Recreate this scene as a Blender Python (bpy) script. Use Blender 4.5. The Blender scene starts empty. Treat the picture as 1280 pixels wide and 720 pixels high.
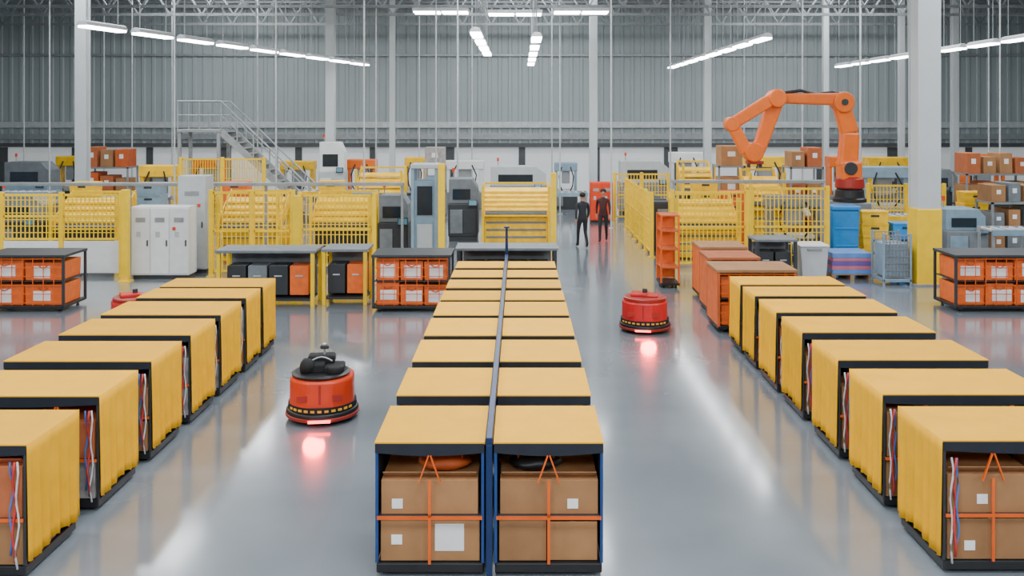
import bpy, bmesh, math, random
from mathutils import Vector, Matrix, noise
random.seed(7)
SC = bpy.context.scene; COL = SC.collection
H = 4.28; F = 1150.0; VX, VY = 650.0, 143.0
def PX(px, d): return (px - VX) * d / F
def PZ(py, d): return H - (py - VY) * d / F
PI = math.pi

# ------------------------------------------------------------------ materials
def mat(name, c, rough=.5, metal=0.0, var=.12, scale=4.0, bump=0.0, bscale=60.0, emit=0.0, ecol=None, rnd=.08, rvar=0.0, spec=.5, coat=0.0):
    m = bpy.data.materials.new(name); m.use_nodes = True
    nt = m.node_tree; N = nt.nodes; L = nt.links
    b = N['Principled BSDF']
    tc = N.new('ShaderNodeTexCoord'); nz = N.new('ShaderNodeTexNoise'); nz.inputs['Scale'].default_value = scale
    nz.inputs['Detail'].default_value = 4
    L.new(tc.outputs['Object'], nz.inputs['Vector'])
    mr = N.new('ShaderNodeMapRange'); mr.inputs['From Min'].default_value = .3; mr.inputs['From Max'].default_value = .7
    mr.inputs['To Min'].default_value = 1 - var; mr.inputs['To Max'].default_value = 1 + var
    L.new(nz.outputs['Fac'], mr.inputs['Value'])
    oi = N.new('ShaderNodeObjectInfo'); ma = N.new('ShaderNodeMapRange')
    ma.inputs['To Min'].default_value = 1 - rnd; ma.inputs['To Max'].default_value = 1 + rnd
    L.new(oi.outputs['Random'], ma.inputs['Value'])
    mu = N.new('ShaderNodeMath'); mu.operation = 'MULTIPLY'
    L.new(mr.outputs['Result'], mu.inputs[0]); L.new(ma.outputs['Result'], mu.inputs[1])
    hs = N.new('ShaderNodeHueSaturation'); hs.inputs['Color'].default_value = (*c, 1)
    L.new(mu.outputs[0], hs.inputs['Value']); L.new(hs.outputs['Color'], b.inputs['Base Color'])
    b.inputs['Roughness'].default_value = rough; b.inputs['Metallic'].default_value = metal
    b.inputs['Specular IOR Level'].default_value = spec
    if coat: b.inputs['Coat Weight'].default_value = coat; b.inputs['Coat Roughness'].default_value = .11
    if rvar:
        r2 = N.new('ShaderNodeMapRange'); r2.inputs['From Min'].default_value = .3; r2.inputs['From Max'].default_value = .7
        r2.inputs['To Min'].default_value = rough - rvar; r2.inputs['To Max'].default_value = rough + rvar
        L.new(nz.outputs['Fac'], r2.inputs['Value']); L.new(r2.outputs['Result'], b.inputs['Roughness'])
    if bump:
        n2 = N.new('ShaderNodeTexNoise'); n2.inputs['Scale'].default_value = bscale
        L.new(tc.outputs['Object'], n2.inputs['Vector'])
        bp = N.new('ShaderNodeBump'); bp.inputs['Strength'].default_value = bump; bp.inputs['Distance'].default_value = .01
        L.new(n2.outputs['Fac'], bp.inputs['Height']); L.new(bp.outputs['Normal'], b.inputs['Normal'])
    if emit:
        b.inputs['Emission Color'].default_value = (*(ecol or c), 1); b.inputs['Emission Strength'].default_value = emit
    return m
M = dict(
 floor=mat('polished_concrete', (.205,.236,.265), .22, 0, .16, .35, .03, 3, rvar=.07, rnd=0, spec=.6, coat=1.0),
 wall=mat('grey_cladding', (.335,.38,.39), .5, .05, .06, .3, rnd=0),
 wallside=mat('side_cladding', (.32,.36,.37), .6, 0, .06, .3, rnd=0),
 ceil=mat('roof_deck', (.38,.405,.41), .8, 0, .1, .5, rnd=0),
 band=mat('white_panel', (.74,.76,.76), .5, 0, .06, .4, emit=.2),  # slight emission added to lift the brightness of the lower wall
 trimd=mat('dark_trim', (.07,.077,.08), .6),
 triml=mat('pale_steel', (.52,.55,.56), .45, .2),
 yellow=mat('yellow_cloth', (.94,.455,.0), .6, 0, .06, 2.5, .08, 9, spec=.2),
 curtain=mat('yellow_curtain', (.96,.46,.0), .6, 0, .09, 3, .12, 14, spec=.2),
 navy=mat('navy_fabric', (.010,.014,.024), .7, 0, .15, 6),
 black=mat('black_plastic', (.012,.012,.014), .45, 0, .2),
 rubber=mat('black_rubber', (.008,.008,.008), .8),
 blue=mat('blue_steel', (.010,.03,.11), .4, .2),
 bluepost=mat('dark_blue_steel', (.014,.06,.22), .4, .1),
 orange=mat('orange_strap', (.85,.12,.006), .5),
 carton=mat('brown_cardboard', (.36,.175,.07), .75, 0, .14, 3, .06, 30, rnd=.16),
 carton2=mat('reddish_cardboard', (.44,.12,.04), .75, 0, .12, 5),
 carton3=mat('grey_wrapped_card', (.36,.33,.32), .45, 0, .25, 8, .3, 20),
 tape=mat('packing_tape', (.46,.27,.12), .3),
 paper=mat('white_paper', (.85,.85,.83), .6, 0, .04),
 red=mat('red_shell', (.76,.055,.014), .3, 0, .06),
 redc=mat('crimson_shell', (.60,.02,.02), .3, 0, .06),
 redd=mat('dark_red_shell', (.34,.02,.012), .4),
 strip=mat('amber_strip', (.75,.36,.03), .4, emit=.1),
 redglow=mat('red_glow', (.9,.02,.02), .3, emit=14),  # red emission for the glow strip added on the robots
 ror=mat('robot_orange', (.88,.16,.008), .38, 0, .07),
 steel=mat('grey_steel', (.32,.34,.35), .4, .4),
 lsteel=mat('light_steel', (.55,.57,.58), .4, .3),
 stair=mat('stair_steel', (.36,.38,.39), .45, .3),
 white=mat('white_enamel', (.74,.75,.74), .4, 0, .05),
 offw=mat('pale_grey_enamel', (.46,.49,.50), .45, 0, .06),
 colw=mat('column_paint', (.54,.57,.58), .5, 0, .05, 1),
 yfence=mat('yellow_paint', (.95,.60,.005), .45, 0, .08),
 ymach=mat('yellow_machine', (.92,.53,.005), .45, 0, .18),
 dark=mat('charcoal_enamel', (.03,.034,.038), .5),
 mid=mat('mid_grey_enamel', (.17,.19,.205), .5, 0, .15),
 blgrey=mat('blue_grey_enamel', (.22,.32,.40), .4, 0, .12),
 drum=mat('blue_plastic', (.02,.25,.66), .35, 0, .08),
 otote=mat('orange_fabric', (.80,.14,.015), .6, 0, .12, 6, .2, 20),
 otote2=mat('dark_orange_fabric', (.55,.10,.02), .6, 0, .12, 6),
 pink=mat('pink_sheet', (.55,.16,.22), .5), purple=mat('purple_sheet', (.16,.10,.36), .5), skyb=mat('blue_sheet', (.10,.25,.60), .5),
 glass=mat('dark_window', (.02,.03,.04), .12),
 screen=mat('screen', (.05,.16,.22), .2, emit=.5),
 lamp=mat('lamp_diffuser', (1,1,1), .5, emit=16, ecol=(.95,.98,1)),
 wood=mat('pallet_wood', (.34,.21,.11), .8, 0, .2, 8),
 cordw=mat('white_strap', (.7,.7,.72), .5), cordr=mat('red_strap', (.6,.04,.04), .5), cordb=mat('blue_strap', (.06,.16,.5), .5),
 skin=mat('skin', (.42,.22,.15), .5), shirt=mat('dark_jacket', (.02,.022,.03), .8), trous=mat('dark_trousers', (.012,.012,.016), .8),
 hair=mat('dark_hair', (.012,.009,.007), .7), shirt2=mat('maroon_jacket', (.05,.012,.014), .8),
)

# ------------------------------------------------------------------ helpers
class MB:
    def __init__(s): s.bm = bmesh.new()
    def box(s, c, d, R=None):
        m = Matrix.Translation(c) @ (R.to_4x4() if R else Matrix()) @ Matrix.Diagonal((d[0], d[1], d[2], 1))
        bmesh.ops.create_cube(s.bm, size=1, matrix=m); return s
    def bar(s, a, b, w, t=None):
        a = Vector(a); b = Vector(b); v = b - a
        R = v.to_track_quat('Z', 'Y').to_matrix()
        return s.box((a + b) / 2, (w, t or w, v.length), R)
    def cyl(s, a, b, r, r2=None, seg=16):
        a = Vector(a); b = Vector(b); v = b - a
        m = Matrix.Translation((a + b) / 2) @ v.to_track_quat('Z', 'Y').to_matrix().to_4x4()
        bmesh.ops.create_cone(s.bm, cap_ends=True, segments=seg, radius1=r, radius2=r if r2 is None else r2, depth=v.length, matrix=m); return s
    def ball(s, c, r, sc=(1,1,1), u=16, v=10):
        m = Matrix.Translation(c) @ Matrix.Diagonal((sc[0], sc[1], sc[2], 1))
        bmesh.ops.create_uvsphere(s.bm, u_segments=u, v_segments=v, radius=r, matrix=m); return s
    def lathe(s, prof, seg=40, c=(0,0,0)):
        rings = []
        for r, z in prof:
            rings.append([s.bm.verts.new((c[0] + r * math.cos(2*PI*k/seg), c[1] + r * math.sin(2*PI*k/seg), c[2] + z)) for k in range(seg)])
        for a, b in zip(rings, rings[1:]):
            for k in range(seg): s.bm.faces.new((a[k], a[(k+1) % seg], b[(k+1) % seg], b[k]))
        s.bm.faces.new(rings[0][::-1]); s.bm.faces.new(rings[-1]); return s
    def tube(s, pts, r, seg=8):
        pts = [Vector(p) for p in pts]; rings = []
        for i, p in enumerate(pts):
            t = (pts[min(i+1, len(pts)-1)] - pts[max(i-1, 0)]).normalized()
            q = t.to_track_quat('Z', 'Y')
            rings.append([s.bm.verts.new(p + q @ Vector((r*math.cos(2*PI*k/seg), r*math.sin(2*PI*k/seg), 0))) for k in range(seg)])
        for a, b in zip(rings, rings[1:]):
            for k in range(seg): s.bm.faces.new((a[k], a[(k+1) % seg], b[(k+1) % seg], b[k]))
        s.bm.faces.new(rings[0][::-1]); s.bm.faces.new(rings[-1]); return s
    def grid(s, fn, nu, nv):
        g = [[s.bm.verts.new(fn(i, j)) for j in range(nv + 1)] for i in range(nu + 1)]
        for i in range(nu):
            for j in range(nv): s.bm.faces.new((g[i][j], g[i+1][j], g[i+1][j+1], g[i][j+1]))
        return s
    def prism(s, poly, y0, y1):          # polygon in xz, extruded along y
        a = [s.bm.verts.new((x, y0, z)) for x, z in poly]; b = [s.bm.verts.new((x, y1, z)) for x, z in poly]
        s.bm.faces.new(a); s.bm.faces.new(b[::-1]); n = len(poly)
        for k in range(n): s.bm.faces.new((a[k], b[k], b[(k+1) % n], a[(k+1) % n]))
        return s
    def build(s, name, m, parent=None, bevel=0, smooth=False, solid=0, label=None):
        bmesh.ops.recalc_face_normals(s.bm, faces=s.bm.faces)
        me = bpy.data.meshes.new(name); s.bm.to_mesh(me); s.bm.free()
        me.materials.append(m)
        if smooth:
            for p in me.polygons: p.use_smooth = True
        o = bpy.data.objects.new(name, me); COL.objects.link(o)
        if parent: o.parent = parent
        if solid: md = o.modifiers.new('Solid', 'SOLIDIFY'); md.thickness = solid
        if bevel:
            md = o.modifiers.new('Bevel', 'BEVEL'); md.width = bevel; md.segments = 2; md.limit_method = 'ANGLE'
        if label: o['label'] = label
        return o
def tag(o, label, cat, group=None):
    o['label'] = label; o['category'] = cat
    if group: o['group'] = group
    return o
def thing(name, loc, label, cat, group=None, rz=0):
    o = bpy.data.objects.new(name, None); COL.objects.link(o); o.empty_display_size = .2
    o.location = loc; o.rotation_euler = (0, 0, rz)
    return tag(o, label, cat, group)
def struct(o): o['kind'] = 'structure'; return o
def dup(root, loc, label=None, rz=None, sy=None, sx=1):
    def cp(o, par):
        c = o.copy(); COL.objects.link(c)
        if par: c.parent = par
        for ch in [q for q in o.children]: cp(ch, c)
        return c
    r = cp(root, None); r.location = loc
    if label: r['label'] = label
    if rz is not None: r.rotation_euler = (0, 0, rz)
    if sy: r.scale = (sx, sy, 1)
    return r
ORD = ['nearest', 'second', 'third', 'fourth', 'fifth', 'sixth', 'seventh', 'eighth', 'ninth']

# ------------------------------------------------------------------ room shell
XL, XR, YB, YF, ZC = -29.0, 29.0, 47.0, -7.0, 10.6
struct(MB().box((0, 20, -.1), (58.4, 54.4, .2)).build('floor', M['floor']))
struct(MB().box((0, 20, ZC + .1), (58.4, 54.4, .2)).build('ceiling', M['ceil']))
struct(MB().box((XL - .1, 20, ZC/2), (.2, 54.4, ZC)).build('wall_left', M['wallside']))
struct(MB().box((XR + .1, 20, ZC/2), (.2, 54.4, ZC)).build('wall_right', M['wallside']))
struct(MB().box((0, YF - .1, ZC/2), (58, .2, ZC)).build('wall_front', M['wallside']))
mb = MB()                                               # corrugated back wall
pts = []; x = XL; k = 0; per = .52
while x < XR:
    for dx, dy in ((0, 0), (.30, 0), (.35, -.05), (.47, -.05)):
        if x + dx <= XR: pts.append((x + dx, YB + dy))
    x += per
pts.append((XR, YB))
mb.grid(lambda i, j: (pts[i][0], pts[i][1], (2.75, ZC)[j]), len(pts) - 1, 1)
struct(mb.build('wall_back', M['wall'], solid=.02))
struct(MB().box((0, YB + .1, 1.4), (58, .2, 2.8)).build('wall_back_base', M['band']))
struct(MB().box((0, YB - .12, 2.72), (58, .22, .20)).build('trim_1', M['trimd'], bevel=.01))
struct(MB().box((0, YB - .14, 3.75), (58, .12, .30)).build('trim_2', M['triml'], bevel=.01))
struct(MB().box((0, YB - .12, 3.15), (58, .08, .3)).build('trim_3', M['steel'], bevel=.01))
struct(MB().box((0, YB - .12, 7.3), (58, .1, .12)).build('trim_4', M['steel'], bevel=.01))
for k in range(15):                                     # dark mullions of the pale lower wall
    xx = -26.5 + k * 3.8
    struct(MB().box((xx, YB - .04, 1.3), (.34 if k % 3 else .7, .08, 2.6)).build('trim_%d' % (5 + k), M['trimd'], bevel=.01))

# ------------------------------------------------------------------ roof trusses, columns, lamps, conduits
def truss(y, label):
    t = thing('roof_truss', (0, y, 8.75), label, 'roof truss', 'roof trusses')
    MB().box((0, 0, 0), (57.9, .14, .12)).build('bottom_chord', M['steel'], t)
    MB().box((0, 0, 1.1), (57.9, .14, .12)).build('top_chord', M['steel'], t)
    m = MB(); n = 40; w = 57.0 / n
    for i in range(n):
        a = -28.5 + i * w
        m.bar((a, 0, 0), (a + w/2, 0, 1.1), .06); m.bar((a + w/2, 0, 1.1), (a + w, 0, 0), .06)
    m.build('web', M['steel'], t)
for i, y in enumerate((34.9, 38.1, 41.2, 45.6)):
    truss(y, 'grey steel lattice roof truss, %s from the camera' % ['nearest', 'second', 'third', 'farthest'][i])
def column(px, d, w, label, guard=0):
    t = thing('support_column', (PX(px, d), d + w/2, 0), label, 'column')
    m = MB(); m.box((0, -w*.45, 5.3), (w, w*.1, 10.6)); m.box((0, w*.45, 5.3), (w, w*.1, 10.6)); m.box((0, 0, 5.3), (w*.9 if guard else w*.35, w*.9, 10.6))
    m.build('shaft', M['colw'], t, bevel=.01)
    MB().box((0, 0, .02), (w*1.5, w*1.5, .04)).build('base_plate', M['steel'], t)
    if guard:
        MB().box((0, 0, .96), (w*1.08, w*1.08, 1.92)).build('column_guard', M['yfence'], t, bevel=.03, label='yellow column guard')
column(1162, 23.0, .58, 'thick pale column with yellow painted foot beside the orange totes', 1)
for px, d, w, l in ((100, 33.2, .40, 'pale column at far left behind the yellow fence'), (412, 40.0, .38, 'pale column behind the foot of the metal stairs'),
    (742, 42.5, .36, 'pale column rising behind the red cabinet'), (885, 43.5, .34, 'pale column left of the orange robot arm'),
    (490, 44, .26, 'thin pale column behind the blue grey pillar machine'), (1195, 44, .30, 'pale column behind the brown cartons at far right'),
    (1033, 43.8, .26, 'thin pale column seen just behind the robot arm'), (1128, 44.2, .26, 'thin pale column left of the thick yellow footed column')):
    column(px, d, w, l)
FL = .80
def fixture():
    t = thing('pendant_light', (0,0,0), 'x', 'light', 'pendant lights')
    m = MB(); m.prism([(-.17, 0), (.17, 0), (.12, .09), (.05, .13), (-.05, .13), (-.12, .09)], -FL, FL); m.build('housing', M['lsteel'], t, bevel=.01)
    MB().box((0, 0, -.03), (.29, FL*2 - .08, .06)).build('diffuser', M['lamp'], t, bevel=.01)
    for s in (-1, 1): MB().cyl((0, s*.6, .12), (0, s*.6, 4.1), .012, seg=6).build('hanger_rod', M['steel'], t)
    return t
fx = fixture(); first = [True]
def place_fx(X, y, label, rz=0):
    if first[0]: fx.location = (X, y, 6.5); fx['label'] = label; fx.rotation_euler = (0, 0, rz); first[0] = False
    else: dup(fx, (X, y, 6.5), label, rz)
NTH = ['first', 'second', 'third', 'fourth', 'fifth', 'sixth', 'seventh', 'eighth', 'ninth', 'tenth']
for i in range(9):
    u = i / 8; place_fx(-10.7 + 3.7*u, 23.6 + 16.6*u, 'long white pendant light, %s from the left end of the left row' % NTH[i], -math.atan(3.7/16.6))
for i in range(8): place_fx(7.1, 27.2 + 2.2*i, 'long white pendant light, %s from the camera in row above robot arm' % NTH[i], 0)
for i in range(9): place_fx(14.7, 25.0 + 2.1*i, 'long white pendant light, %s from the camera in far right row' % NTH[i], 0)
for i in range(4): place_fx(-1.2, 25.5 + 2.6*i, 'long white pendant light, %s from the camera left of the centre line' % NTH[i], 0)
for i in range(5): place_fx(.48, 27.0 + 3.3*i, 'long white pendant light, %s from the camera right of the centre line' % NTH[i], 0)
for X_, y_, l_ in ((-3.1, 36.2, 'left'), (-.2, 36.9, 'middle'), (2.4, 36.2, 'right')):
    t = thing('roof_lamp_panel', (X_, y_, 8.30), 'bright lamp panel under the roof at top centre, %s of three' % l_, 'light', 'top centre lamp panels')
    MB().box((0, 0, .07), (2.2, .9, .14)).build('housing', M['lsteel'], t, bevel=.02)
    for s in (-1, 1):
        MB().box((s*.55, 0, -.02), (1.0, .8, .05)).build('diffuser', M['lamp'], t)
        MB().cyl((s*.9, 0, .14), (s*.9, 0, 2.3), .015, seg=6).build('hanger_rod', M['steel'], t)
for px, d in ((455,33.6),(545,35.4),(572,33),(700,39.5),(764,34.6),(1003,33.6),(1076,43),(62,35.8),(165,40.4),(322,42.6),(345,31.9),(690,43.2),(838,36.9),(1075,33.1),(1236,39.3),(218,32.2),(930,42),(524,43),(30,42),(215,43),(1150,39.4),(1250,34.4),(590,44),(130,43.6),(470,38.6)):
    o = MB().cyl((0,0,.01), (0,0,ZC), .032, seg=8).cyl((0,0,0), (0,0,.03), .09, seg=12).build('conduit', M['triml'])
    o.location = (PX(px, d), d, 0); tag(o, 'thin grey conduit pole running straight up to the roof', 'conduit', 'conduit poles up to the roof')

# ------------------------------------------------------------------ carts
def cloth_top(W, D, z):
    nx, ny = 22, 14
    def fn(i, j):
        u = min(max(i - 1, 0), nx - 2) / (nx - 2); v = min(max(j - 1, 0), ny - 2) / (ny - 2)
        e = (i == 0 or i == nx or j == 0 or j == ny)
        x = (u - .5) * W; y = (v - .5) * D
        q = 4*u*(1-u)*4*v*(1-v)
        zz = z + q*(.003 * noise.noise((x*2.5, y*2.5, W*5)) - .004) - (.014 if e else 0)
        k = 1.002 if e else 1.0
        return (x*k, y*k, zz)
    return MB().grid(fn, nx, ny)
def make_cart(W, D, curtain, pm, name, label, group, cat='cart'):
    t = thing(name, (0,0,0), label, cat, group)
    MB().box((0, 0, .08), (W - .03, D - .03, .09)).build('tray', M['black'], t, bevel=.012)
    for sx in (-1, 1):
        for sy in (-1, 1):
            c = MB().box((sx*(W/2 - .12), sy*(D/2 - .12), .034), (.07, .09, .03)).build('caster', M['steel'], t)
            MB().cyl((sx*(W/2 - .12) - .02, sy*(D/2 - .12), .026), (sx*(W/2 - .12) + .02, sy*(D/2 - .12), .026), .026, seg=14).build('wheel', M['rubber'], c)
            MB().box((sx*(W/2 - .02), sy*(D/2 - .02), .66), (.028, .028, 1.06)).build('post', pm, t, bevel=.005)
    MB().box((0, 0, .55), (W - .07, D - .07, .025)).build('shelf', M['dark'], t, bevel=.005)
    cloth_top(W, D, 1.25).build('cover', M['yellow'], t, solid=.006, label='yellow fabric cover')
    for s, nm in ((-1, 'front_band'), (1, 'rear_band')):
        MB().grid(lambda i, j: ((i/12 - .5)*(W - .01), s*(D/2 + .002), 1.238 - j/2*(.085 + .03*math.sin(i*PI/12))), 12, 2).build(nm, M['navy'], t, solid=.008)
    MB().box((0, D/2 - .03, .66), (W - .1, .012, 1.05)).build('back_panel', M['navy'], t)  # dark sheet added against see-through, so the cart interior stays dark
    for s in (-1, 1):
        if s == curtain:
            nu, nv = 72, 10
            def fn(i, j):
                u = i/nu; v = j/nv
                a = .002 + .016*min(1, v*1.4)
                w = math.sin(u*2*PI*6 + .8*math.sin(u*5)) * a + .006*v*math.sin(u*2*PI*15 + 1)
                hem = 1.075 + .026*math.sin(u*9) + .03*noise.noise((u*8, 3, 0))
                return (s*(W/2 + .008 + .010*v + w), (u - .5)*(D + .006), 1.252 - v*hem)
            MB().grid(fn, nu, nv).build('curtain', M['curtain'], t, smooth=True, solid=.006, label='yellow draped side curtain')
            for k, (cm, off) in enumerate((('cordw', .07), ('cordr', .10), ('cordb', .125))):
                xs = s*(W/2 - off)
                MB().tube([(xs + .012*math.sin(q*1.3 + k*2), -D/2 - .026 - .012*math.sin(q*.9 + k), 1.10 - q*.098*(1 - .06*k)) for q in range(11)], .010 + .003*(k % 2), 6).build('hanging_strap', M[cm], t, smooth=True)
        else:
            MB().box((s*(W/2 - .02), 0, .66), (.01, D - .1, 1.04)).build('side_panel', M['navy'], t)
    mods = [0] if W < 1.3 else [-W/4, W/4]
    yy = -D/2 - .008
    MB().box((0, yy, .555), (W - .05, .014, .03)).build('cross_strap', M['orange'], t)
    for mx in mods:
        MB().box((mx, yy - .002, .36), (.026, .012, .46)).build('strap', M['orange'], t)
        MB().box((mx, yy - .002, .73), (.026, .012, .34)).build('strap', M['orange'], t)
        MB().bar((mx - .10, yy - .002, .88), (mx - .01, yy - .002, 1.13), .024, .012).build('strap', M['orange'], t)
        MB().bar((mx + .10, yy - .002, .88), (mx + .01, yy - .002, 1.13), .024, .012).build('strap', M['orange'], t)
    return t
def carton(loc, w, d, h, label, group, m='carton', tag_at=None, big=None, opened=False, name='cardboard_box'):
    t = thing(name, loc, label, 'box', group)
    MB().box((0, 0, h/2), (w, d, h)).build('body', M[m], t, bevel=.006)
    if opened:
        for s in (-1, 1):
            R = Matrix.Rotation(s*.7, 3, 'X')
            MB().box((0, s*(d/2 + .0) - s*.05, h + .035), (w*.97, .10, .006), R).build('flap', M[m], t)
    else:
        MB().box((0, 0, h + .0015), (.05, d*.99, .003)).build('tape', M['tape'], t)
    if tag_at: MB().box((tag_at[0], -d/2 - .003, tag_at[1]), (.10, .004, .09)).build('paper_tag', M['paper'], t)
    if big: MB().box((big[0], -d/2 - .003, big[1]), (.27, .004, .25)).build('paper_sheet', M['paper'], t, bevel=.0)
    return t
def bag(loc, w, label, hm='orange', bmat='black'):
    t = thing('soft_bag', loc, label, 'bag', 'soft bags on the top cartons')
    m = MB(); m.ball((0, 0, .075), .1, (w/.2, 1.6, .75), 24, 14)
    for v in m.bm.verts:
        v.co += v.co.normalized() * .03 * noise.noise(v.co * 9); v.co.z = max(v.co.z, 0)
    m.build('body', M[bmat], t, smooth=True)
    for s in (-1, 1): MB().tube([(s*w*.22 + w*.12*math.cos(a*PI/8), -.05, .12 + .09*math.sin(a*PI/8)) for a in range(9)], .012, 6).build('handle', M[hm], t, smooth=True)
    return t
Dp = 1.05
# centre double row
cc = make_cart(1.02, Dp, 0, M['bluepost'], 'covered_cart', 'x', 'yellow covered carts of the centre row')
fronts = [8.50, 9.93, 11.30, 12.62, 13.90, 15.05, 16.10, 17.15, 18.2]
for side, xc, sg in (('left', -.835, -1), ('right', .265, 1)):
    for i, f in enumerate(fronts):
        s = 1.02 if i < 4 else (.93 if i == 4 else .74)
        kx = 1 - .008*i
        lb = 'yellow covered cart in %s half of centre row, %s from the camera' % (side, ORD[i])
        if side == 'left' and i == 0: cc.location = (xc, f + Dp*s/2, 0); cc['label'] = lb; cc.scale = (1, s, 1)
        else: dup(cc, (xc - sg*(1 - kx)*.5, f + Dp*s/2, 0), lb, sy=s, sx=kx)
fc = 8.50
carton((-.835, fc + .38, .131), .92, .66, .39, 'wide carton with large white sheet, lower shelf of nearest left centre cart', 'cartons in the nearest centre carts', tag_at=(-.31, .20), big=(.18, .22))
carton((-.84, fc + .38, .564), .90, .66, .32, 'open carton with small tag on upper shelf, nearest left centre cart', 'cartons in the nearest centre carts', tag_at=(-.30, .10), opened=True)
carton((.025, fc + .38, .131), .44, .66, .385, 'left plain carton on lower shelf of the nearest right centre cart', 'cartons in the nearest centre carts')
carton((.49, fc + .39, .131), .46, .66, .36, 'right plain carton on lower shelf of the nearest right centre cart', 'cartons in the nearest centre carts')
carton((.27, fc + .38, .564), .91, .66, .32, 'open carton with tag at right on upper shelf, nearest right centre cart', 'cartons in the nearest centre carts', tag_at=(.22, .10), opened=True)
bag((.15, fc + .32, .886), .5, 'black soft bag with orange handles on open carton, right centre cart')
bag((-.72, fc + .32, .886), .5, 'dark orange soft bag on open carton, left centre cart', 'orange', 'otote2')
rt = thing('divider_rail', (-.285, 8.48, 0), 'dark blue steel rail running between the two halves of the centre row', 'rail')
MB().box((0, 5.6, 1.265), (.066, 11.2, .07)).build('beam', M['blue'], rt, bevel=.008)
for k in range(5): MB().box((0, .03 + k*2.77, .615), (.06, .05, 1.23)).build('post', M['blue'], rt, bevel=.006)
MB().cyl((0, 11.16, 1.29), (0, 11.16, 1.86), .035, .025, 10).build('mast', M['blue'], rt)
MB().box((0, 11.16, 1.87), (.12, .06, .03)).build('mast_cap', M['blue'], rt)
# side rows
def side_row(name, xc, W, cur, backs):
    p = make_cart(W, Dp, cur, M['dark'], 'curtained_cart', 'x', 'yellow curtained carts of the %s row' % name)
    for i, b in enumerate(backs):
        s = .95 if i < 5 else .78
        lb = 'yellow cart with draped aisle curtain, %s from the camera in %s row' % (ORD[i], name)
        if i == 0: p.location = (xc, b - Dp*s/2, 0); p['label'] = lb; p.scale = (1, s, 1)
        else: dup(p, (xc, b - Dp*s/2, 0), lb, sy=s)
        f = b - Dp*s
        cols = [cur] if i else [cur, -cur]
        for cx in cols:
            for lv, z, hh in (('lower', .131, .36 + .04*random.random()), ('upper', .564, .33 + .18*random.random())):
                mm = random.choice(['carton', 'carton', 'carton2', 'carton3']) if i else ('carton2' if lv == 'upper' and cx == cur and name == 'left' else 'carton')
                word = {'carton': 'brown carton', 'carton2': 'reddish carton', 'carton3': 'grey wrapped carton'}[mm]
                wd = .80 + .06*random.random(); dd = .6
                where = '%s cart of the %s row' % (ORD[i], name)
                if i == 0: where += ', aisle side' if cx == cur else ', far side'
                carton((xc + cx*(W/4 - .01), f + dd/2 + .03, z), wd, dd, hh, '%s on %s level inside the %s' % (word, lv, where), 'cartons in the %s row carts' % name, mm,
                       tag_at=(-.24 + .4*random.random(), .13), opened=(lv == 'upper' and i == 0))
side_row('right', 4.86, 1.86, -1, [9.55, 10.96, 12.36, 13.80, 15.10, 16.20, 17.22])
side_row('left', -5.44, 1.82, 1, [9.44, 10.90, 12.30, 13.65, 14.92, 16.03, 17.02])

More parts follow.
